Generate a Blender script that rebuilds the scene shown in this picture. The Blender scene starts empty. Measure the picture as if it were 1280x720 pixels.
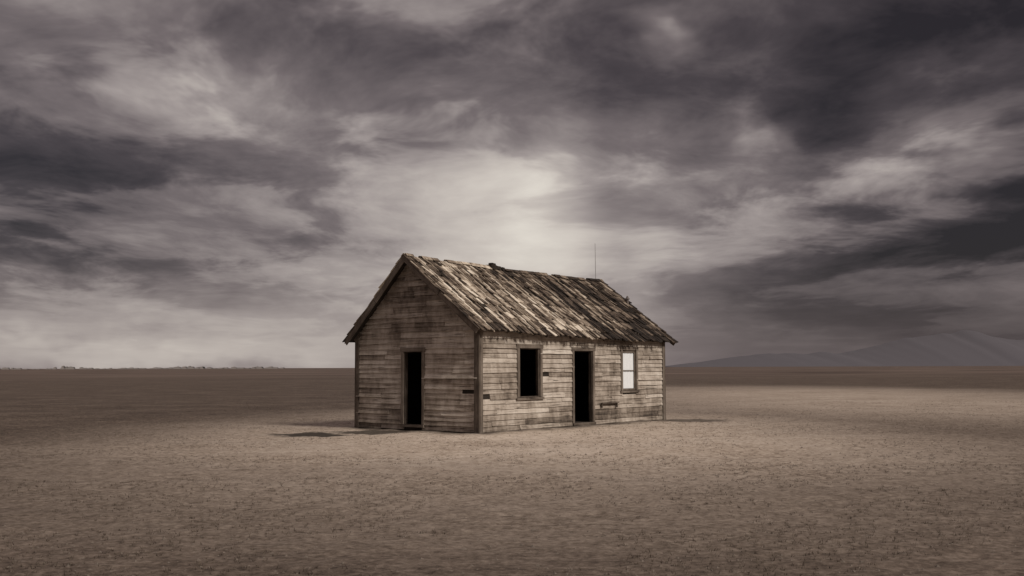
import bpy, math, random
import numpy as np
from mathutils import Vector, Matrix
random.seed(7); rng=np.random.default_rng(5)
S=bpy.context.scene
S.view_settings.view_transform='Standard'; S.view_settings.look='None'; S.view_settings.exposure=0
COL=S.collection

# ---------------------------------------------------------------- camera
cam=bpy.data.cameras.new('camera'); co=bpy.data.objects.new('camera',cam); COL.objects.link(co)
cam.sensor_width=36; cam.lens=1385/1280*36; cam.clip_end=20000; cam.clip_start=0.1
PITCH=math.atan(99/1385)
co.matrix_world=Matrix.Translation((0,0,1.65))@Matrix.Rotation(math.pi/2+PITCH,4,'X')@Matrix.Rotation(math.radians(-0.18),4,'Z')
S.camera=co

# ---------------------------------------------------------------- node helper
class N:
    def __init__(s,tree): s.t=tree; tree.nodes.clear()
    def new(s,ty,**k):
        n=s.t.nodes.new(ty)
        for a,b in k.items(): setattr(n,a,b)
        return n
    def put(s,sock,v):
        if isinstance(v,bpy.types.NodeSocket): s.t.links.new(v,sock)
        elif v is not None: sock.default_value=v
    def m(s,op,a,b=None,c=None,clamp=False):
        n=s.new('ShaderNodeMath',operation=op,use_clamp=clamp)
        s.put(n.inputs[0],a)
        if b is not None: s.put(n.inputs[1],b)
        if c is not None: s.put(n.inputs[2],c)
        return n.outputs[0]
    def v(s,op,a,b=None,c=None,val=False):
        n=s.new('ShaderNodeVectorMath',operation=op); s.put(n.inputs[0],a)
        if b is not None: s.put(n.inputs[1],b)
        if c is not None: s.put(n.inputs[2],c)
        return n.outputs[1] if val else n.outputs[0]
    def xyz(s,x,y,z=0.0):
        n=s.new('ShaderNodeCombineXYZ'); s.put(n.inputs[0],x); s.put(n.inputs[1],y); s.put(n.inputs[2],z); return n.outputs[0]
    def sep(s,v):
        n=s.new('ShaderNodeSeparateXYZ'); s.put(n.inputs[0],v); return n.outputs
    def noise(s,vec,scale,detail=4,rough=0.5,dist=0.0,col=False):
        n=s.new('ShaderNodeTexNoise'); s.put(n.inputs['Vector'],vec); n.inputs['Scale'].default_value=scale
        n.inputs['Detail'].default_value=detail; n.inputs['Roughness'].default_value=rough; n.inputs['Distortion'].default_value=dist
        return n.outputs['Color'] if col else n.outputs['Fac']
    def ramp(s,f,stops):
        n=s.new('ShaderNodeValToRGB'); s.put(n.inputs[0],f); e=n.color_ramp.elements
        while len(e)<len(stops): e.new(0.5)
        for i,(p,c) in enumerate(stops):
            e[i].position=p; e[i].color=(c if len(c)==4 else (*c,1)) if isinstance(c,tuple) else (c,c,c,1)
        return n.outputs[0]
    def mix(s,f,a,b,mode='MIX'):
        n=s.new('ShaderNodeMix',data_type='RGBA',blend_type=mode)
        s.put(n.inputs[0],f); s.put(n.inputs[6],a if isinstance(a,bpy.types.NodeSocket) else (*a,1)); s.put(n.inputs[7],b if isinstance(b,bpy.types.NodeSocket) else (*b,1))
        return n.outputs[2]
    def ss(s,x,a,b,lo=0.0,hi=1.0):
        n=s.new('ShaderNodeMapRange',interpolation_type='SMOOTHSTEP'); s.put(n.inputs[0],x)
        for i,q in enumerate((a,b,lo,hi)): n.inputs[i+1].default_value=q
        return n.outputs[0]
def srgb(r,g,b):
    f=lambda c:(c/255/12.92 if c/255<=0.04045 else ((c/255+0.055)/1.055)**2.4)
    return (f(r),f(g),f(b))

# ---------------------------------------------------------------- sun and world
SUNV=Vector((0.60,-0.58,0.62)).normalized()
sl=bpy.data.lights.new('sun','SUN'); sl.energy=2.9; sl.angle=math.radians(11); sl.color=(1,0.93,0.84)
so=bpy.data.objects.new('sun',sl); COL.objects.link(so); so.rotation_euler=SUNV.to_track_quat('Z','Y').to_euler()
W=bpy.data.worlds.new('World'); S.world=W; W.use_nodes=True
try: W.cycles.sampling_method='NONE'
except Exception as e_: print(e_)
n=N(W.node_tree)
gen=n.v('NORMALIZE',n.new('ShaderNodeTexCoord').outputs['Generated'])
x,y,z=n.sep(gen)
az=n.m('ARCTAN2',x,y); el=n.m('ARCSINE',z)
# cloud deck: direction projected on a flat layer, drawn out a little by the wind
zz=n.m('ADD',n.m('MAXIMUM',z,0.0),0.11)
deck=n.xyz(n.m('DIVIDE',x,zz),n.m('MULTIPLY',n.m('DIVIDE',y,zz),0.75),5.3)
warp=n.noise(deck,1.1,2,0.5,0,col=True)
deck2=n.v('MULTIPLY_ADD',warp,(.6,.6,.6),deck)
big=n.noise(deck2,0.95,6,0.58,0)
fine=n.noise(n.v('ADD',deck2,(7.1,2.2,0)),3.2,5,0.64,0)
# warped angles for large masses
wa=n.noise(n.v('MULTIPLY',n.xyz(az,el,.3),(3.2,5.0,3.0)),1.9,4,0.6,0,col=True)
Pw=n.v('MULTIPLY_ADD',n.v('SUBTRACT',wa,(.5,.5,.5)),(.15,.09,0),n.xyz(az,el,0))
P0_=n.xyz(az,el,0)
rots={}
def rotp(base,r):
    key=(base is Pw,r)
    if r==0: return base
    if key not in rots:
        c,s_=math.cos(math.radians(r)),math.sin(math.radians(r))
        rots[key]=n.xyz(n.v('DOT_PRODUCT',base,(c,s_,0),val=True),n.v('DOT_PRODUCT',base,(-s_,c,0),val=True),0.0)
    return rots[key]
def gauq(pxx,pyy,sx,sy,rot=0,base=None):
    base=Pw if base is None else base
    a0=math.atan((pxx-640)/1385); e0=math.atan((459-pyy)/1385*math.cos(a0)); sa=sx/1385; se=sy/1385
    r=math.radians(rot); c,s_=math.cos(r),math.sin(r); u0=a0*c+e0*s_; v0=-a0*s_+e0*c
    w=n.v('MULTIPLY_ADD',rotp(base,rot),(1/sa,1/se,0),(-u0/sa,-v0/se,0))
    return n.m('POWER',math.exp(-1),n.v('DOT_PRODUCT',w,w,val=True))
def addg(t,pxx,pyy,sx,sy,amp,rot=0,base=None): return n.m('MULTIPLY_ADD',gauq(pxx,pyy,sx,sy,rot,base),amp,t)
# rot>0: feature rises to the right
G=[(690,275,150,110,.30,0),(560,350,260,90,.20,0),(660,165,210,60,.08,0),(250,415,300,45,.22,0),
   (90,440,330,18,.20,0),(330,150,190,90,.08,0),
   (230,95,190,42,.17,-20),(60,80,90,22,.14,-20),(820,42,26,40,.30,50),(925,190,40,20,.26,20),(1150,178,120,20,.22,20),
   (860,230,110,70,.10,0),(1230,75,90,22,.14,20),
   (60,250,220,75,-.20,-10),(270,285,170,28,-.10,-10),(0,30,170,60,-.26,0),(110,150,150,25,-.08,-20),
   (600,50,190,45,-.05,0),(1050,100,170,65,-.20,20),(1210,320,250,85,-.20,10),(980,360,140,55,-.08,0),(1270,225,120,70,-.14,20),(1240,430,250,50,-.12,0),(1280,0,140,70,-.16,0)]  # top-corner entries darken the clouds as a painted vignette
tot=0.41
for g in G: tot=addg(tot,*g[:5],rot=g[5])
# light shafts under the break, painted into the sky brightness
tot=addg(tot,672,240,34,110,.09,-20,P0_); tot=addg(tot,762,275,34,100,-.09,-10,P0_); tot=addg(tot,820,330,30,90,.04,-20,P0_)
veil=n.m('MULTIPLY_ADD',gauq(640,320,250,125,0,P0_),-.62,1.0)
fade=n.m('MULTIPLY',n.ss(el,0.01,0.12,0.12,1.0),veil)
bigc=n.m('ADD',n.m('MULTIPLY',n.m('SUBTRACT',big,0.5),0.95),n.ss(big,0.455,0.545,-0.08,0.08))
tot=n.m('MULTIPLY_ADD',bigc,fade,tot)
tot=n.m('MULTIPLY_ADD',n.m('MULTIPLY',n.m('SUBTRACT',fine,0.5),0.46),fade,tot)
cloud=n.ramp(tot,[(0.0,srgb(40,34,36)),(0.2,srgb(72,64,66)),(0.42,srgb(115,105,105)),(0.62,srgb(158,148,145)),(0.82,srgb(200,191,183)),(1.0,srgb(228,221,210))])
zen=n.ss(el,0.38,1.1,1.0,2.5)
cl=n.new('ShaderNodeVectorMath',operation='SCALE'); n.put(cl.inputs[0],cloud); n.put(cl.inputs['Scale'],n.m('MULTIPLY',zen,10.0))
sky=n.new('ShaderNodeTexSky',sky_type='NISHITA'); sky.sun_disc=False
sky.sun_elevation=math.asin(SUNV.z); sky.sun_rotation=math.atan2(SUNV.x,SUNV.y)
skyc=n.mix(0.975,sky.outputs[0],cl.outputs[0])
bg=n.new('ShaderNodeBackground'); n.put(bg.inputs[0],skyc); bg.inputs[1].default_value=0.1
out=n.new('ShaderNodeOutputWorld'); n.t.links.new(bg.outputs[0],out.inputs[0])

# ---------------------------------------------------------------- mesh helpers
def mesh_obj(name,V,F,mat,parent=None,tint=None,uv=None,smooth=False):
    me=bpy.data.meshes.new(name); me.from_pydata([tuple(v) for v in V],[],F)
    if tint is not None:
        at=me.attributes.new('tint','FLOAT_COLOR','POINT'); at.data.foreach_set('color',np.array(tint,dtype=np.float32).ravel())
    if uv is not None:
        at=me.attributes.new('grain','FLOAT_VECTOR','POINT'); at.data.foreach_set('vector',np.array(uv,dtype=np.float32).ravel())
    if smooth: me.polygons.foreach_set('use_smooth',[True]*len(me.polygons))
    me.materials.append(mat); me.update()
    o=bpy.data.objects.new(name,me); COL.objects.link(o)
    if parent: o.parent=parent
    return o
class B:
    """accumulates boards; each board stores grain coordinates and a random tint"""
    def __init__(s): s.V=[];s.F=[];s.T=[];s.U=[]
    def hexa(s,c,u,tint=None):
        b=len(s.V); s.V+=c
        s.F+=[(b,b+3,b+2,b+1),(b+4,b+5,b+6,b+7),(b,b+1,b+5,b+4),(b+1,b+2,b+6,b+5),(b+2,b+3,b+7,b+6),(b+3,b,b+4,b+7)]
        if tint is None: tint=random.random()
        r=random.random()
        s.T+=[(tint,r,0,1)]*8
        s.U+=u
    def box(s,o,ex,ey,ez,lx,ly,lz,tint=None,grain=0,jit=0.0):
        c=[];u=[];off=(random.uniform(0,50),random.uniform(0,50),random.uniform(0,50))
        for k in (0,1):
            for (i,j) in ((0,0),(1,0),(1,1),(0,1)):
                p=Vector(o)+ex*(lx*i)+ey*(ly*j)+ez*(lz*k)
                if jit: p+=Vector((random.uniform(-jit,jit),random.uniform(-jit,jit),random.uniform(-jit,jit)))
                c.append(p)
                l=[lx*i,ly*j,lz*k]; g=l.pop(grain)
                u.append((g+off[0],l[0]+off[1],l[1]+off[2]))
        s.hexa(c,u,tint)
    def obj(s,name,mat,parent): return mesh_obj(name,s.V,s.F,mat,parent,s.T,s.U)

# ---------------------------------------------------------------- materials
def wood(name,stops,bump=0.6,tonemod=None,gs=(1.4,42,42),tw=0.34,crk=.25):
    m=bpy.data.materials.new(name); m.use_nodes=True; k=N(m.node_tree)
    g=k.new('ShaderNodeAttribute',attribute_name='grain').outputs['Vector']
    t=k.sep(k.new('ShaderNodeAttribute',attribute_name='tint').outputs['Vector'])
    ob=k.new('ShaderNodeTexCoord').outputs['Object']
    gv=k.v('MULTIPLY',g,gs)
    gr=k.noise(gv,1.0,4,0.65,0.6)
    gr2=k.noise(k.v('MULTIPLY',g,(gs[0]*.6,gs[1]*3,gs[2]*3)),1.0,2,0.6,0)
    blot=k.noise(ob,1.3,4,0.6)
    blot2=k.noise(k.v('MULTIPLY',ob,(3,3,1.2)),3.0,3,0.6)
    f=k.m('ADD',k.m('MULTIPLY',gr,0.50),k.m('MULTIPLY',k.m('SUBTRACT',t[0],0.5),tw))
    f=k.m('ADD',f,k.m('MULTIPLY',k.m('SUBTRACT',blot,0.5),0.75)); f=k.m('ADD',f,0.17)
    f=k.m('ADD',f,k.m('MULTIPLY',k.m('SUBTRACT',blot2,0.5),0.4))
    f=k.m('ADD',f,k.m('MULTIPLY',k.m('SUBTRACT',gr2,0.5),0.45))
    if tonemod: f=k.m('ADD',f,tonemod(k,ob))
    c=k.ramp(f,stops)
    crack=k.ss(gr,0.34,0.42,crk,1.0)
    c=k.mix(1.0,c,crack,'MULTIPLY')
    b=k.new('ShaderNodeBsdfPrincipled'); k.put(b.inputs['Base Color'],c); b.inputs['Roughness'].default_value=0.85
    b.inputs['Specular IOR Level'].default_value=0.25
    bp=k.new('ShaderNodeBump'); bp.inputs['Strength'].default_value=bump; bp.inputs['Distance'].default_value=0.012
    k.put(bp.inputs['Height'],gr); k.put(b.inputs['Normal'],bp.outputs[0])
    o=k.new('ShaderNodeOutputMaterial'); k.t.links.new(b.outputs[0],o.inputs[0]); return m
def wallmod(k,ob):   # darker towards the ground and towards the eaves
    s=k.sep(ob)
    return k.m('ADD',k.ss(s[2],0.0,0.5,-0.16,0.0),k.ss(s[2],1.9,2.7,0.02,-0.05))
M_wall=wood('weathered_clapboard',[(0.05,(.044,.034,.027)),(0.23,(.15,.119,.094)),(0.41,(.31,.26,.215)),(0.61,(.48,.42,.36)),(0.9,(.63,.575,.51))],tw=0.32,crk=.3,tonemod=wallmod,bump=.8)
M_trim=wood('weathered_trim',[(0.1,(.03,.022,.017)),(0.35,(.085,.065,.051)),(0.6,(.17,.138,.112)),(0.95,(.32,.275,.23))])
M_dark=wood('dark_wood',[(0.1,(.012,.009,.007)),(0.5,(.035,.027,.021)),(0.95,(.07,.055,.045))])
def roofmod(k,ob):
    s=k.sep(ob)
    lim=k.m('ADD',4.9,k.m('MULTIPLY',k.m('SUBTRACT',k.noise(ob,1.8,3,0.6),0.5),3.0))
    d=k.m('SUBTRACT',k.m('SUBTRACT',lim,s[0]),k.m('MULTIPLY',s[1],0.9))
    return k.ss(d,-0.5,0.5,-0.13,0.11)
M_roof=wood('split_shingles',[(0.14,(.018,.013,.010)),(0.32,(.064,.046,.034)),(0.47,(.175,.132,.098)),(0.63,(.40,.33,.255)),(0.8,(.66,.575,.47)),(1.0,(.76,.69,.58))],tonemod=roofmod,gs=(2.2,36,36),bump=0.8,tw=.40)
def plain(name,col,rough=0.8,var=0.15,metal=0):
    m=bpy.data.materials.new(name); m.use_nodes=True; k=N(m.node_tree)
    ob=k.new('ShaderNodeTexCoord').outputs['Object']; f=k.noise(ob,6,4,0.6)
    c=k.mix(f,tuple(q*(1-var) for q in col),tuple(q*(1+var) for q in col))
    b=k.new('ShaderNodeBsdfPrincipled'); k.put(b.inputs['Base Color'],c); b.inputs['Roughness'].default_value=rough; b.inputs['Metallic'].default_value=metal
    o=k.new('ShaderNodeOutputMaterial'); k.t.links.new(b.outputs[0],o.inputs[0]); return m
M_cloth=plain('sun_bleached_blind',(.72,.735,.75),0.9,0.07)
M_metal=plain('rusty_metal',(.10,.08,.07),0.7,0.4)
M_mast=plain('galvanised_steel',(.30,.29,.29),0.6,0.2)

# ---------------------------------------------------------------- house (local: x=a along, y=b across, z up)
house=bpy.data.objects.new('abandoned_wooden_house',None); COL.objects.link(house)
ea=Vector((.634,.773,0)).normalized(); eb=Vector((-.773,.634,0)).normalized()
house.matrix_world=Matrix(((ea.x,eb.x,0,-.845),(ea.y,eb.y,0,27.87),(0,0,1,0),(0,0,0,1)))
WW=4.43; LL=8.74; RB=2.37
X,Y,Z=Vector((1,0,0)),Vector((0,1,0)),Vector((0,0,1))
R0=Vector((-.27,RB,4.62)); R1=Vector((LL+.06,RB,4.45))
E0=Vector((-.30,-.27,2.60)); E1=Vector((LL+.33,-.27,2.42))
F0=Vector((-.30,WW+.20,2.36)); F1=Vector((LL+.30,WW+.22,2.30))
def slope(P0,P1,Q0,Q1,u,v):
    p=(P0.lerp(P1,u)).lerp(Q0.lerp(Q1,u),v)
    sag=-0.05*math.sin(math.pi*u)*(1-0.3*v)-0.012*math.sin(u*17+v*3)
    return p+Vector((0,0,sag))
def roofz(a,b):
    u=min(1,max(0,(a+.28)/(LL+.5)))
    if b<=RB: v=(RB-b)/(RB+.27); return slope(R0,R1,E0,E1,u,v).z
    v=(b-RB)/(WW+.2-RB); return slope(R0,R1,F0,F1,u,v).z

def wall(name,P,e,nrm,length,topf,openings,breaks=(),seed=0):
    rnd=random.Random(seed)
    pt=lambda s,z,d: P+e*s+Z*z+nrm*d
    b=B(); z=0.03
    zmax=max(topf(length*i/40) for i in range(41))
    while z<zmax-0.03:
        h=rnd.uniform(.115,.155)
        z1=z+h+0.012
        def span(zq):
            ss=[length*i/200 for i in range(201) if topf(length*i/200)>zq]
            return (ss[0],ss[-1]) if ss else None
        lo=span(z); hi=span(z1)
        if lo is None: break
        if hi is None: mid=(lo[0]+lo[1])/2; hi=(mid-.02,mid+.02)
        cuts=[(0.004,length-0.004)]
        for (s0,s1,q0,q1) in openings:
            if z1>q0+0.01 and z<q1-0.01:
                new=[]
                for (c0,c1) in cuts:
                    if s0>c0 and s1<c1: new+=[(c0,s0),(s1,c1)]
                    else: new.append((c0,c1))
                cuts=new
        for (c0,c1) in cuts:
            js=[c0]
            if c1-c0>1.4:
                p_=c0+rnd.uniform(.4,2.6)
                while p_<c1-.35: js.append(p_); p_+=rnd.uniform(.9,3.2)
            js.append(c1)
            for s0,s1 in zip(js[:-1],js[1:]):
                g=rnd.uniform(.001,.006)
                a0,a1=s0+g,s1-g
                la0,la1=max(a0,lo[0]),min(a1,lo[1]); ha0,ha1=max(a0,hi[0]),min(a1,hi[1])
                if la1-la0<.03: continue
                if ha1-ha0<.02: ha0=(max(min(ha0,la1),la0)); ha1=ha0+.01
                dz0,dz1=rnd.uniform(-.007,.007),rnd.uniform(-.007,.007)
                if rnd.random()<.16: dz0-=rnd.uniform(0,.03)
                pr=.036+rnd.uniform(-.006,.012); lift=rnd.random()<.12
                p0=pr+(rnd.uniform(0,.025) if lift else 0); p1=pr+(rnd.uniform(0,.025) if lift else 0)
                if rnd.random()<.05 and z>0.3 and la1-la0<.6: continue
                nseg=max(1,int((la1-la0)/.35)); off=(rnd.uniform(0,50),rnd.uniform(0,50)); tn=rnd.random(); t2=rnd.random()
                wob=[rnd.uniform(-.006,.006) for _ in range(nseg+1)]
                base=len(b.V)
                for i in range(nseg+1):
                    f=i/nseg; sl_=la0+(la1-la0)*f; sh=ha0+(ha1-ha0)*f
                    zb=z+dz0+(dz1-dz0)*f+wob[i]; pf=p0+(p1-p0)*f
                    b.V+=[pt(sl_,zb,.004),pt(sl_,zb,pf),pt(sh,z1,.012),pt(sh,z1,.002)]
                    b.U+=[(sl_+off[0],off[1],0),(sl_+off[0],off[1]+.02,0),(sh+off[0],off[1]+.02+h,0),(sh+off[0],off[1]+.03+h,0)]
                    b.T+=[(tn,t2,0,1)]*4
                for i in range(nseg):
                    q=base+4*i
                    for j in range(4): 
                        k2=(j+1)%4; b.F.append((q+j,q+4+j,q+4+k2,q+k2))
                b.F.append((base,base+1,base+2,base+3)); q=base+4*nseg; b.F.append((q+3,q+2,q+1,q))
        z+=h
    b.obj(name+'_clapboards',M_wall,house)
    sb=B(); xs=sorted(set([0.03,length-0.03]+[o_[0] for o_ in openings]+[o_[1] for o_ in openings]+list(breaks)+[length*i/8 for i in range(1,8)]))
    for s0,s1 in zip(xs[:-1],xs[1:]):
        m_=(s0+s1)/2
        op=[o_ for o_ in openings if o_[0]<=m_<=o_[1]]
        parts=[(0.0,'T')] if not op else [(0.0,op[0][2]),(op[0][3],'T')]
        for q0,q1 in parts:
            t0=(topf(s0)-.03) if q1=='T' else q1; t1=(topf(s1)-.03) if q1=='T' else q1
            if t0-q0<.02: continue
            c=[pt(s0,q0,-.05),pt(s1,q0,-.05),pt(s1,q0,0),pt(s0,q0,0),pt(s0,t0,-.05),pt(s1,t1,-.05),pt(s1,t1,0),pt(s0,t0,0)]
            sb.hexa(c,[(p.x+p.y,p.z,0) for p in c],.3)
    sb.obj(name+'_sheathing',M_dark,house)
OPL=[(1.58,2.46,.86,2.15),(4.0,4.9,.10,2.10),(6.42,7.15,.95,2.14)]
OPG=[(1.93,2.60,.16,2.07)]
wall('long_wall',Vector((0,0,0)),X,-Y,LL,lambda s:roofz(s,0)-.05,OPL,seed=3)
wall('front_gable',Vector((0,0,0)),Y,-X,WW,lambda s:roofz(0,s)-.05,OPG,breaks=(RB,),seed=9)
wall('rear_gable',Vector((LL,0,0)),Y,X,WW,lambda s:min(roofz(LL,s)-.05,4.3),[],breaks=(RB,),seed=14)
wall('back_wall',Vector((0,WW,0)),X,Y,LL,lambda s:roofz(s,WW)-.05,[],seed=21)

# trim
t=B()
def frame(P,e,nrm,o_,door,w=.095):
    s0,s1,q0,q1=o_; d=.056
    def bx(s,zq,ls,lz,dd=0,th=.03,gr=0,extra=0,tn=None):
        t.box(P+e*s+Z*zq+nrm*(d-th+dd),e,Z,nrm,ls,lz,th+extra,grain=gr,jit=.004,tint=tn)
    bx(s0-w,q0,w,q1-q0,gr=1,tn=random.uniform(.7,1.1)); bx(s1,q0,w,q1-q0,gr=1,tn=random.uniform(.7,1.1))
    bx(s0-w-.03,q1+.003,s1-s0+2*w+.06,w+.01,dd=.006)
    if not door: bx(s0-w-.04,q0-.065,s1-s0+2*w+.08,.06,dd=.02,th=.05,tn=.8)
    else: bx(s0-w,q0-.07,s1-s0+2*w,.066,dd=.03,th=.07,tn=.6)
    for s_ in (s0+.001,s1-.023): t.box(P+e*s_+Z*q0-nrm*.09,e,Z,nrm,.022,q1-q0,.11,grain=1,tint=.1)
    t.box(P+e*(s0+.025)+Z*(q1-.024)-nrm*.09,e,Z,nrm,s1-s0-.05,.022,.11,tint=.1)
    if not door: t.box(P+e*(s0+.025)+Z*(q0+.002)-nrm*.09,e,Z,nrm,s1-s0-.05,.022,.11,tint=.4)
O=Vector((0,0,0))
frame(O,X,-Y,OPL[0],False); frame(O,X,-Y,OPL[1],True,w=.085); frame(O,X,-Y,OPL[2],False,w=.085); frame(O,Y,-X,OPG[0],True,w=.09)
for (cx,cy,sx,sy) in ((0,0,-1,-1),(LL,0,1,-1),(0,WW,-1,1),(LL,WW,1,1)):
    h=roofz(min(max(cx,0),LL),cy)-.10
    t.box(Vector((cx if sx>0 else cx-.055,cy if sy>0 else cy-.055,0)),X,Y,Z,.055,.055,h,grain=2,tint=.25)
    t.box(Vector((cx-.10 if sx>0 else cx+.003,cy+.03 if sy>0 else cy-.058,0)),X,Y,Z,.10,.022,h,grain=2,tint=.75)
    t.box(Vector((cx+.03 if sx>0 else cx-.058,cy-.10 if sy>0 else cy+.003,0)),X,Y,Z,.022,.10,h,grain=2,tint=.45)
s0,s1,q0,q1=OPL[2]
for (s_,zq,ls,lz,gr) in ((s0+.024,q0+.026,.035,q1-q0-.05,1),(s1-.059,q0+.026,.035,q1-q0-.05,1),(s0+.06,(q0+q1)/2-.010,s1-s0-.12,.018,0),(s0+.06,q1-.062,s1-s0-.12,.035,0),(s0+.06,q0+.027,s1-s0-.12,.035,0)):
    t.box(Vector((s_,.01,zq)),X,Z,-Y,ls,lz,.03,grain=gr,tint=.8)
s0,s1,q0,q1=OPL[0]
t.box(Vector((s0+.024,.01,q0+.026)),X,Z,-Y,.03,q1-q0-.05,.03,grain=1,tint=.2)
t.box(Vector((s1-.054,.01,q0+.026)),X,Z,-Y,.03,q1-q0-.05,.03,grain=1,tint=.2)
t.box(Vector((.06,-.028,-.05)),X,Y,Z,LL-.12,.026,.10,tint=0.1)
t.obj('window_frames_and_trim',M_trim,house)
s0,s1,q0,q1=OPL[2]; V=[];F=[]
nx=14
for i in range(nx+1):
    for j in (0,1):
        V.append((s0+.03+(s1-s0-.06)*i/nx,.022+.006*math.sin(i*1.9),(q0+.03) if j==0 else (q1-.03)))
for i in range(nx): F.append((2*i,2*i+2,2*i+3,2*i+1))
mesh_obj('window_blind',V,F,M_cloth,house)
fb=B()
for i in range(22): fb.box(Vector((.06,.07+i*.195,.06)),X,Y,Z,LL-.12,.19,.03)
fb.obj('floor_boards',M_dark,house)
ib=B()
d=Vector((.25,.97,0)).normalized()
for i in range(5): ib.box(Vector((4.03,.10,.13))+d*(.16*i),d,Vector((-d.y,d.x,0)),Z,.155,.03,1.9,grain=2)
ib.obj('open_door_leaf',M_dark,house)
hr=B()
hr.box(Vector((5.25,-.13,.60)),X,Y,Z,.85,.06,.03,tint=.4,jit=.006)
hr.box(Vector((5.25,-.10,.48)),X,Y,Z,.05,.036,.115,tint=.3,grain=2,jit=.003)
hr.box(Vector((6.02,-.10,.48)),X,Y,Z,.05,.036,.115,tint=.3,grain=2,jit=.003)
hr.obj('wall_ledge',M_trim,house)

def deck_mesh(name,P0,P1,Q0,Q1):
    V=[];F=[];U=[];T=[];nu,nv=30,8
    for k_ in (0,1):
        for i in range(nu+1):
            for j in range(nv+1):
                p=slope(P0,P1,Q0,Q1,i/nu,j/nv*.985); p=p-Z*(.045*k_); V.append(p); U.append((p.y,p.x,0)); T.append((.3,.3,0,1))
    st=(nu+1)*(nv+1); I=lambda k_,i,j:k_*st+i*(nv+1)+j
    for i in range(nu):
        for j in range(nv):
            F.append((I(0,i,j),I(0,i+1,j),I(0,i+1,j+1),I(0,i,j+1))); F.append((I(1,i,j),I(1,i,j+1),I(1,i+1,j+1),I(1,i+1,j)))
    for i in range(nu):
        for j in (0,nv): F.append((I(0,i,j),I(0,i+1,j),I(1,i+1,j),I(1,i,j)))
    for j in range(nv):
        for i in (0,nu): F.append((I(0,i,j),I(0,i,j+1),I(1,i,j+1),I(1,i,j)))
    mesh_obj(name,V,F,M_dark,house,T,U)
deck_mesh('roof_deck',R0,R1,E0,E1); deck_mesh('roof_deck_rear',R0,R1,F0,F1)
def shingles(name,P0,P1,Q0,Q1,seed):
    rnd=random.Random(seed); b=B(); rows=11
    Lr=(P1-P0).length; Sr=(Q0-P0).length
    up0=((P1-P0).cross(Q0-P0)).normalized()
    if up0.z<0: up0=-up0
    cols=[]; u=-.006
    while u<1.004: w=rnd.uniform(.075,.135)/Lr; cols.append((u,w,rnd.gauss(0,.34),rnd.gauss(0,.006))); u+=w
    for r in range(rows):
        vb=1.012-(r)*(1.0/rows)
        vt=max(vb-1.6/rows,0.0)
        for (u,w,ct,cz) in cols:
            if rnd.random()<(.03 if r else .08): continue
            g=rnd.uniform(.007,.017)/Lr
            dv=rnd.gauss(0,.10)/rows if rnd.random()>.10 else rnd.uniform(.1,.35)/rows
            if r==0: dv=rnd.gauss(.02,.15)/rows
            sk=rnd.gauss(0,.006)/Lr; off=rnd.gauss(0,.004)/Lr
            if rnd.random()<.03: sk*=6
            lift=.012+cz+rnd.uniform(0,.010)+(rnd.uniform(.01,.04) if rnd.random()<.07 else 0)
            th=rnd.uniform(.018,.028)
            u0,u1=u+g+off,u+w-g+off
            pa=slope(P0,P1,Q0,Q1,u0+sk,vb+dv); pb=slope(P0,P1,Q0,Q1,u1+sk,vb+dv+rnd.gauss(0,.05)/rows)
            pc=slope(P0,P1,Q0,Q1,u1,vt); pd=slope(P0,P1,Q0,Q1,u0,vt)
            cup=rnd.gauss(0,.007)
            lo_=lift+.004
            c=[pa+up0*(lo_+cup),pb+up0*(lo_-cup),pc+up0*.004,pd+up0*.004,pa+up0*(lo_+th+cup),pb+up0*(lo_+th-cup),pc+up0*.012,pd+up0*.012]
            o1,o2=rnd.uniform(0,60),rnd.uniform(0,60); ww_=w*Lr; ll_=(vb-vt)*Sr
            uu=[(o1,o2,0),(o1,o2+ww_,0),(o1+ll_,o2+ww_,0),(o1+ll_,o2,0)]*2
            tn=min(1.2,max(-.2,.5+ct+rnd.gauss(0,.24)-(.45 if r==0 else .12 if r==1 else 0)))
            b.hexa(c,uu,tn)
    b.obj(name,M_roof,house)
shingles('roof_shingles',R0,R1,E0,E1,11); shingles('roof_shingles_rear',R0,R1,F0,F1,12)
rb=B(); u=0
while u<1:
    du=random.uniform(.028,.045); p=slope(R0,R1,E0,E1,u,0); q=slope(R0,R1,E0,E1,min(1,u+du),0); l=(q-p).length
    if random.random()>.12:
        for sy in (-1,1):
            dn=Vector((0,sy*.75,-.62)).normalized(); ax=(q-p).normalized(); nn=ax.cross(dn).normalized(); nn=nn if nn.z>0 else -nn
            rb.box(p+nn*(.045+random.uniform(0,.012)+(.006 if sy>0 else 0)),ax,dn,nn,l*.97,random.uniform(.10,.15),.018,grain=1,jit=.008)
    u+=du
rb.obj('ridge_caps',M_roof,house)
bb=B()
def beam(p,q,h,th,side,tint=.4,drop=.0):
    ax=(q-p).normalized(); dn=side.cross(ax).normalized(); dn=dn if dn.z<0 else -dn
    bb.box(p+dn*drop,ax,dn,side,(q-p).length,h,th,tint=tint,jit=.004)
def rake(P0,P1,Q0,Q1,u,side,tint):
    for j in range(2):
        a=slope(P0,P1,Q0,Q1,u,j/2+.004); b_=slope(P0,P1,Q0,Q1,u,(j+1)/2-.002)
        beam(a,b_,.135,.028,side,tint,drop=-.0)
rake(R0,R1,E0,E1,0,-X,.55); rake(R0,R1,F0,F1,0,-X,.35); rake(R0,R1,E0,E1,1,X,.3); rake(R0,R1,F0,F1,1,X,.3)
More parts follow.
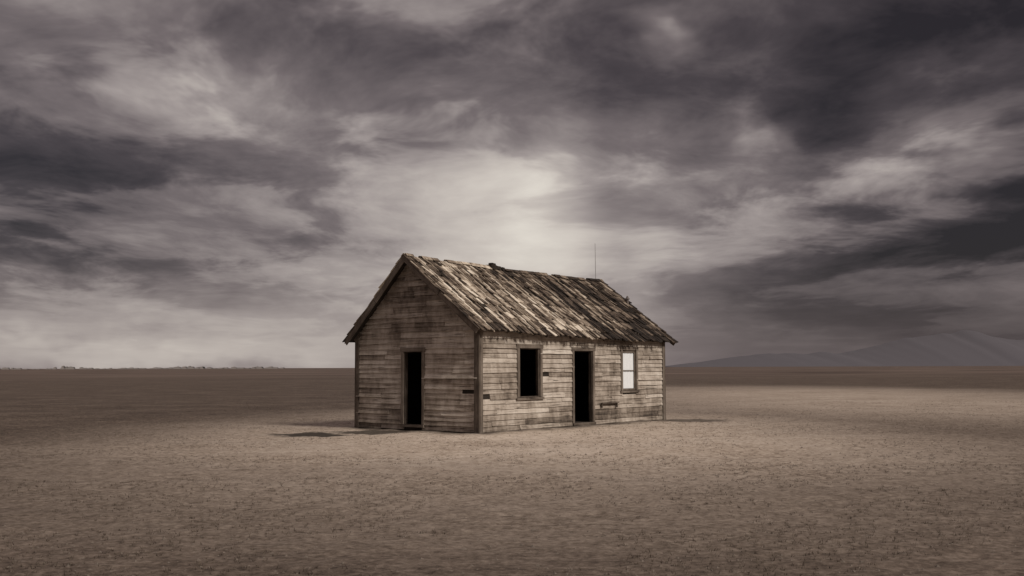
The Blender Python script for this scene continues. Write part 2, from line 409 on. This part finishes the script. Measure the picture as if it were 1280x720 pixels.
for i in range(17):
    u=(i+.4)/17.3
    for (Q0,Q1) in ((E0,E1),(F0,F1)):
        p=slope(R0,R1,Q0,Q1,u,.86); q=slope(R0,R1,Q0,Q1,u,.975+random.uniform(-.02,.01)); ax=(q-p).normalized(); dn=X.cross(ax); dn=dn if dn.z<0 else -dn
        bb.box(p+dn*.047,ax,dn,X,(q-p).length,.09,.045,tint=.2,jit=.004)
bb.obj('rafters_and_bargeboards',M_trim,house)
def tube(V,F,p,q,r0,r1,seg=10,cap=True):
    ax=(q-p).normalized(); s_=ax.orthogonal().normalized(); t_=ax.cross(s_); b0=len(V)
    for (c,r) in ((p,r0),(q,r1)):
        for i in range(seg):
            a=2*math.pi*i/seg; V.append(c+s_*(r*math.cos(a))+t_*(r*math.sin(a)))
    for i in range(seg): j=(i+1)%seg; F.append((b0+i,b0+j,b0+seg+j,b0+seg+i))
    if cap: F.append(tuple(b0+seg+i for i in range(seg))); F.append(tuple(b0+i for i in reversed(range(seg))))
V=[];F=[]
vp=slope(R0,R1,E0,E1,.985,.40)
tube(V,F,vp-Z*.1,vp+Z*.16,.045,.045); tube(V,F,vp+Z*.16,vp+Z*.20,.08,.065); tube(V,F,vp+Z*.20,vp+Z*.27,.05,.02)
mesh_obj('roof_vent_pipe',V,F,M_metal,house)
cb=B(); cp=slope(R0,R1,E0,E1,.40,0)
for (dx,dy,dz,lx,ly,lz) in ((-.22,-.12,-.02,.26,.22,.12),(.06,-.10,-.02,.20,.20,.10),(-.10,-.06,.103,.16,.15,.05),(.30,-.1,-.02,.12,.2,.07)):
    cb.box(cp+Vector((dx,dy,dz)),X,Y,Z,lx,ly,lz,tint=.2,jit=.012)
cb.obj('broken_chimney_stub',M_dark,house)

# ---------------------------------------------------------------- antenna mast behind the house
V=[];F=[]
mx,my=2.88,38.0
tube(V,F,Vector((mx,my,-.2)),Vector((mx,my,4.6)),.024,.020); tube(V,F,Vector((mx,my,4.6)),Vector((mx-.01,my,5.9)),.012,.008)
tube(V,F,Vector((mx,my,4.54)),Vector((mx,my,4.66)),.034,.034)
for (gx,gy) in ((1.2,.6),(-1.0,1.0),(.2,-1.2)): tube(V,F,Vector((mx,my,3.6)),Vector((mx+gx,my+gy,0)),.004,.004,4)
mesh_obj('antenna_mast',V,F,M_mast)

# ---------------------------------------------------------------- ground
def vnoise(x,y,scale,seed):
    r=np.random.default_rng(seed).random((256,256)); xs=x*scale; ys=y*scale
    xi=np.floor(xs).astype(int); yi=np.floor(ys).astype(int); fx=xs-xi; fy=ys-yi
    fx=fx*fx*(3-2*fx); fy=fy*fy*(3-2*fy); g=lambda i,j:r[i%256,j%256]
    return (g(xi,yi)*(1-fx)+g(xi+1,yi)*fx)*(1-fy)+(g(xi,yi+1)*(1-fx)+g(xi+1,yi+1)*fx)*fy-.5
def gh(x,y):
    d=np.hypot(x,y-25)
    k_=np.clip(1-(d-40)/60,0,1)
    h=(vnoise(x,y,.35,1)*.07+vnoise(x,y,1.1,2)*.03+vnoise(x+.4*y,y-.3*x,3.7,3)*.014+vnoise(x+.3*y,y-.2*x,9,4)*.017)*k_
    h+=vnoise(x,y,.02,9)*.5*np.clip((d-50)/200,0,1)*np.clip(1-(d-600)/800,0,1)
    a=(x+.845)*ea.x+(y-27.87)*ea.y; b_=(x+.845)*eb.x+(y-27.87)*eb.y
    dd=np.hypot(np.maximum(np.maximum(-a,a-LL),0),np.maximum(np.maximum(-b_,b_-WW),0))
    h=h*np.clip(dd/1.2,.25,1)+.045*np.exp(-(dd/.35)**2)*(0.6+1.4*vnoise(x,y,1.7,6))
    return h-0.01
def axis(lo,hi,step,far,g=1.13):
    c=list(np.arange(lo,hi,step)); s_=step; p=c[-1]
    R=[]
    while p<far: s_*=g; p+=s_; R.append(p)
    s_=step; p=lo; Lf=[]
    while p>-far: s_*=g; p-=s_; Lf.append(p)
    return np.array(Lf[::-1]+c+R)
xs=axis(-12,12,.05,9000); ys=axis(7,38,.06,9000)
GX,GY=np.meshgrid(xs,ys); GZ=gh(GX,GY)
nx_,ny_=len(xs),len(ys); co_=np.stack([GX,GY,GZ],-1).reshape(-1,3).astype(np.float32)
idx=np.arange(nx_*ny_).reshape(ny_,nx_); quads=np.stack([idx[:-1,:-1],idx[:-1,1:],idx[1:,1:],idx[1:,:-1]],-1).reshape(-1,4)
me=bpy.data.meshes.new('ground'); me.vertices.add(len(co_)); me.vertices.foreach_set('co',co_.ravel())
me.loops.add(quads.size); me.loops.foreach_set('vertex_index',quads.ravel().astype(np.int32))
me.polygons.add(len(quads)); me.polygons.foreach_set('loop_start',np.arange(0,quads.size,4,dtype=np.int32))
me.update(calc_edges=True); me.polygons.foreach_set('use_smooth',np.ones(len(quads),dtype=bool))
ground=bpy.data.objects.new('ground',me); COL.objects.link(ground)
gm=bpy.data.materials.new('dry_desert_soil'); gm.use_nodes=True; k=N(gm.node_tree)
P=k.new('ShaderNodeNewGeometry').outputs['Position']; gx,gy,gz=k.sep(P)
mott=k.noise(P,11,4,0.78); tuft=k.noise(P,2.6,4,0.7); patch=k.noise(P,.35,4,0.6); wide=k.noise(k.v('MULTIPLY',P,(.5,1.4,1)),.035,4,0.55)
def ell(cx,cy,rx,ry):
    dx=k.m('DIVIDE',k.m('SUBTRACT',gx,cx),rx); dy=k.m('DIVIDE',k.m('SUBTRACT',gy,cy),ry)
    return k.m('SQRT',k.m('ADD',k.m('MULTIPLY',dx,dx),k.m('MULTIPLY',dy,dy)))
nz=k.m('ADD',k.m('MULTIPLY',k.m('SUBTRACT',patch,.5),.4),k.m('MULTIPLY',k.m('SUBTRACT',wide,.5),.9))
d1=k.ss(k.m('ADD',ell(1.0,29,12,18.5),nz),.15,1.22,1.0,0.0)
d2=k.ss(k.m('ADD',ell(17,60,20,42),nz),.1,1.2,.7,0.0)
palemask=k.m('MAXIMUM',d1,d2)  # vignette painted into soil colour: pale by the house, dark toward frame edges
f=k.m('ADD',k.m('MULTIPLY',mott,.66),k.m('MULTIPLY',tuft,.34)); f=k.m('ADD',f,k.m('MULTIPLY',k.m('SUBTRACT',patch,.5),.3))
cpale=k.ramp(f,[(.34,(.17,.126,.094)),(.43,(.35,.28,.22)),(.52,(.50,.415,.338)),(.66,(.62,.535,.45))])
cdark=k.ramp(f,[(.34,(.028,.020,.016)),(.5,(.088,.065,.051)),(.66,(.18,.14,.112))])
c=k.mix(palemask,cdark,cpale)
far=k.ss(gy,90,300); c=k.mix(far,c,k.ramp(wide,[(.35,(.060,.042,.034)),(.6,(.15,.112,.092))]))
# dark soil by both gables, house shadow painted in; darker along the sills
la=k.v('DOT_PRODUCT',k.v('SUBTRACT',P,(-.845,27.87,0)),tuple(ea),val=True); lb=k.v('DOT_PRODUCT',k.v('SUBTRACT',P,(-.845,27.87,0)),tuple(eb),val=True)
edge=k.noise(P,1.5,5,.7)
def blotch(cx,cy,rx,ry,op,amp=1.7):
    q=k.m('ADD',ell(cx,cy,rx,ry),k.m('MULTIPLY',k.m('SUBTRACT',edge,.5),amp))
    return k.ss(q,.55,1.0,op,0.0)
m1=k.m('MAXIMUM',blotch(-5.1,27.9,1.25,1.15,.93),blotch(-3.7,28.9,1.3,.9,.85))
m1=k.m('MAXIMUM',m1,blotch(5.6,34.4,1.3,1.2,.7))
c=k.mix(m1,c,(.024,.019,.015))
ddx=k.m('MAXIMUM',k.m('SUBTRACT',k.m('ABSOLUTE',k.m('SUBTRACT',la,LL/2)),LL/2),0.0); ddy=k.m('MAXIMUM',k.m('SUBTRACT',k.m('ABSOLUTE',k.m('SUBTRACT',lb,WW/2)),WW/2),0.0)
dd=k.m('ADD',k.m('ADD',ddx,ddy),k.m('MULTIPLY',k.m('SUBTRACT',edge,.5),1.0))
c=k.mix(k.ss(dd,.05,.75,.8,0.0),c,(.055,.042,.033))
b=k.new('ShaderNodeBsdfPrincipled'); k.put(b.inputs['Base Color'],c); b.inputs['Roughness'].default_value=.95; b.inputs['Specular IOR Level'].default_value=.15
bp=k.new('ShaderNodeBump'); bp.inputs['Strength'].default_value=.7; bp.inputs['Distance'].default_value=.016
k.put(bp.inputs['Height'],mott); k.put(b.inputs['Normal'],bp.outputs[0])
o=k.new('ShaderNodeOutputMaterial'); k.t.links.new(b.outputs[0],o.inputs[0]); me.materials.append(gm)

# dead stubble and clods
def insidehouse(x_,y_):
    a=(x_+.845)*ea.x+(y_-27.87)*ea.y; b_=(x_+.845)*eb.x+(y_-27.87)*eb.y
    return -.1<a<LL+.1 and -.1<b_<WW+.1
Vp=[];Fp=[]
oct_=[(1,0,0),(0,1,0),(-1,0,0),(0,-1,0),(0,0,1),(0,0,-.5)]; of=[(0,1,4),(1,2,4),(2,3,4),(3,0,4),(1,0,5),(2,1,5),(3,2,5),(0,3,5)]
N_=8000
ys_=8+32*rng.random(N_)**1.2; xs_=(rng.random(N_)-.5)*1.05*ys_*.98; hz=gh(xs_,ys_)
for i in range(N_):
    x_,y_=xs_[i],ys_[i]
    if insidehouse(x_,y_): continue
    r=.008+.018*rng.random()**3+ (.02 if rng.random()<.01 else 0); th=rng.random()*6.28; s_=len(Vp)
    for (p0,p1,p2) in oct_:
        j1,j2,j3=rng.uniform(.6,1.25,3)
        Vp.append((x_+r*j1*(p0*math.cos(th)-p1*math.sin(th)),y_+r*j2*(p0*math.sin(th)+p1*math.cos(th)),hz[i]+r*.65*j3*p2))
    Fp+=[(s_+a0,s_+a1,s_+a2) for a0,a1,a2 in of]
mesh_obj('pebbles',Vp,Fp,plain('pebble_stone',(.13,.105,.085),.95,.5))
Vp=[];Fp=[]
N_=20000
ys_=8+45*rng.random(N_)**1.3; xs_=(rng.random(N_)-.5)*1.05*ys_*.98; hz=gh(xs_,ys_)
dens=vnoise(xs_,ys_,.5,31)+vnoise(xs_,ys_,1.7,32)*.7
for i in range(N_):
    x_,y_=xs_[i],ys_[i]
    if dens[i]<0.0 or insidehouse(x_,y_): continue
    for j in range(6):
        th=rng.random()*6.28; l=rng.uniform(.02,.06); lx,ly=math.cos(th)*l*.8,math.sin(th)*l*.8; s_=len(Vp)
        ox,oy=rng.uniform(-.02,.02,2); w=.0038
        Vp+=[(x_+ox-ly/l*w,y_+oy+lx/l*w,hz[i]-.004),(x_+ox+ly/l*w,y_+oy-lx/l*w,hz[i]-.004),(x_+ox+lx,y_+oy+ly,hz[i]+l*rng.uniform(.3,.9))]
        Fp.append((s_,s_+1,s_+2))
mesh_obj('dead_grass_stubble',Vp,Fp,plain('dead_grass',(.09,.068,.05),.95,.4))

# ---------------------------------------------------------------- distant hills and tree line
def haze(name,col): return plain(name,col,1.0,.05)
def ridge(name,x0,x1,y_,hf,mat,depth=900,nn=260):
    V=[];F=[]
    for i in range(nn+1):
        x_=x0+(x1-x0)*i/nn; h=hf(x_,i/nn)
        V+=[(x_,y_,-2),(x_,y_+depth*.45,h*.5),(x_,y_+depth,h),(x_,y_+2*depth,-2)]
    for i in range(nn):
        for j in range(3): q=4*i+j; F.append((q,q+4,q+5,q+1))
    return mesh_obj(name,V,F,mat,smooth=True)
from mathutils import noise as mn
def hf(x_,t_):
    env=min(1,t_/.3)
    return max(2,env*(100+130*(mn.fractal(Vector((x_/1300,0,3)),.9,2.1,5)+.35)+60*t_))
ridge('hills',900,5600,6000,hf,haze('hazy_hill',(.088,.081,.092)))
V=[];F=[]; x_=-1500.0
while x_<-540:
    w=random.uniform(6,16); h=max(1.0,3.6+5*mn.fractal(Vector((x_/90,0,0)),.9,2.1,4)+random.uniform(-1.,1.2)); b0=len(V); y_=2600+random.uniform(-20,20)
    V+=[(x_,y_,-1),(x_+w,y_,-1),(x_+w*.9,y_,h*.8),(x_+w*.55,y_,h),(x_+w*.12,y_,h*.85),(x_+w*.5,y_+8,-1)]
    F+=[(b0,b0+1,b0+2,b0+3,b0+4),(b0+1,b0+5,b0+3,b0+2),(b0+5,b0,b0+4,b0+3)]; x_+=w*.7
mesh_obj('distant_tree_line',V,F,haze('hazy_trees',(.26,.235,.22)))
print('done',len(me.vertices))
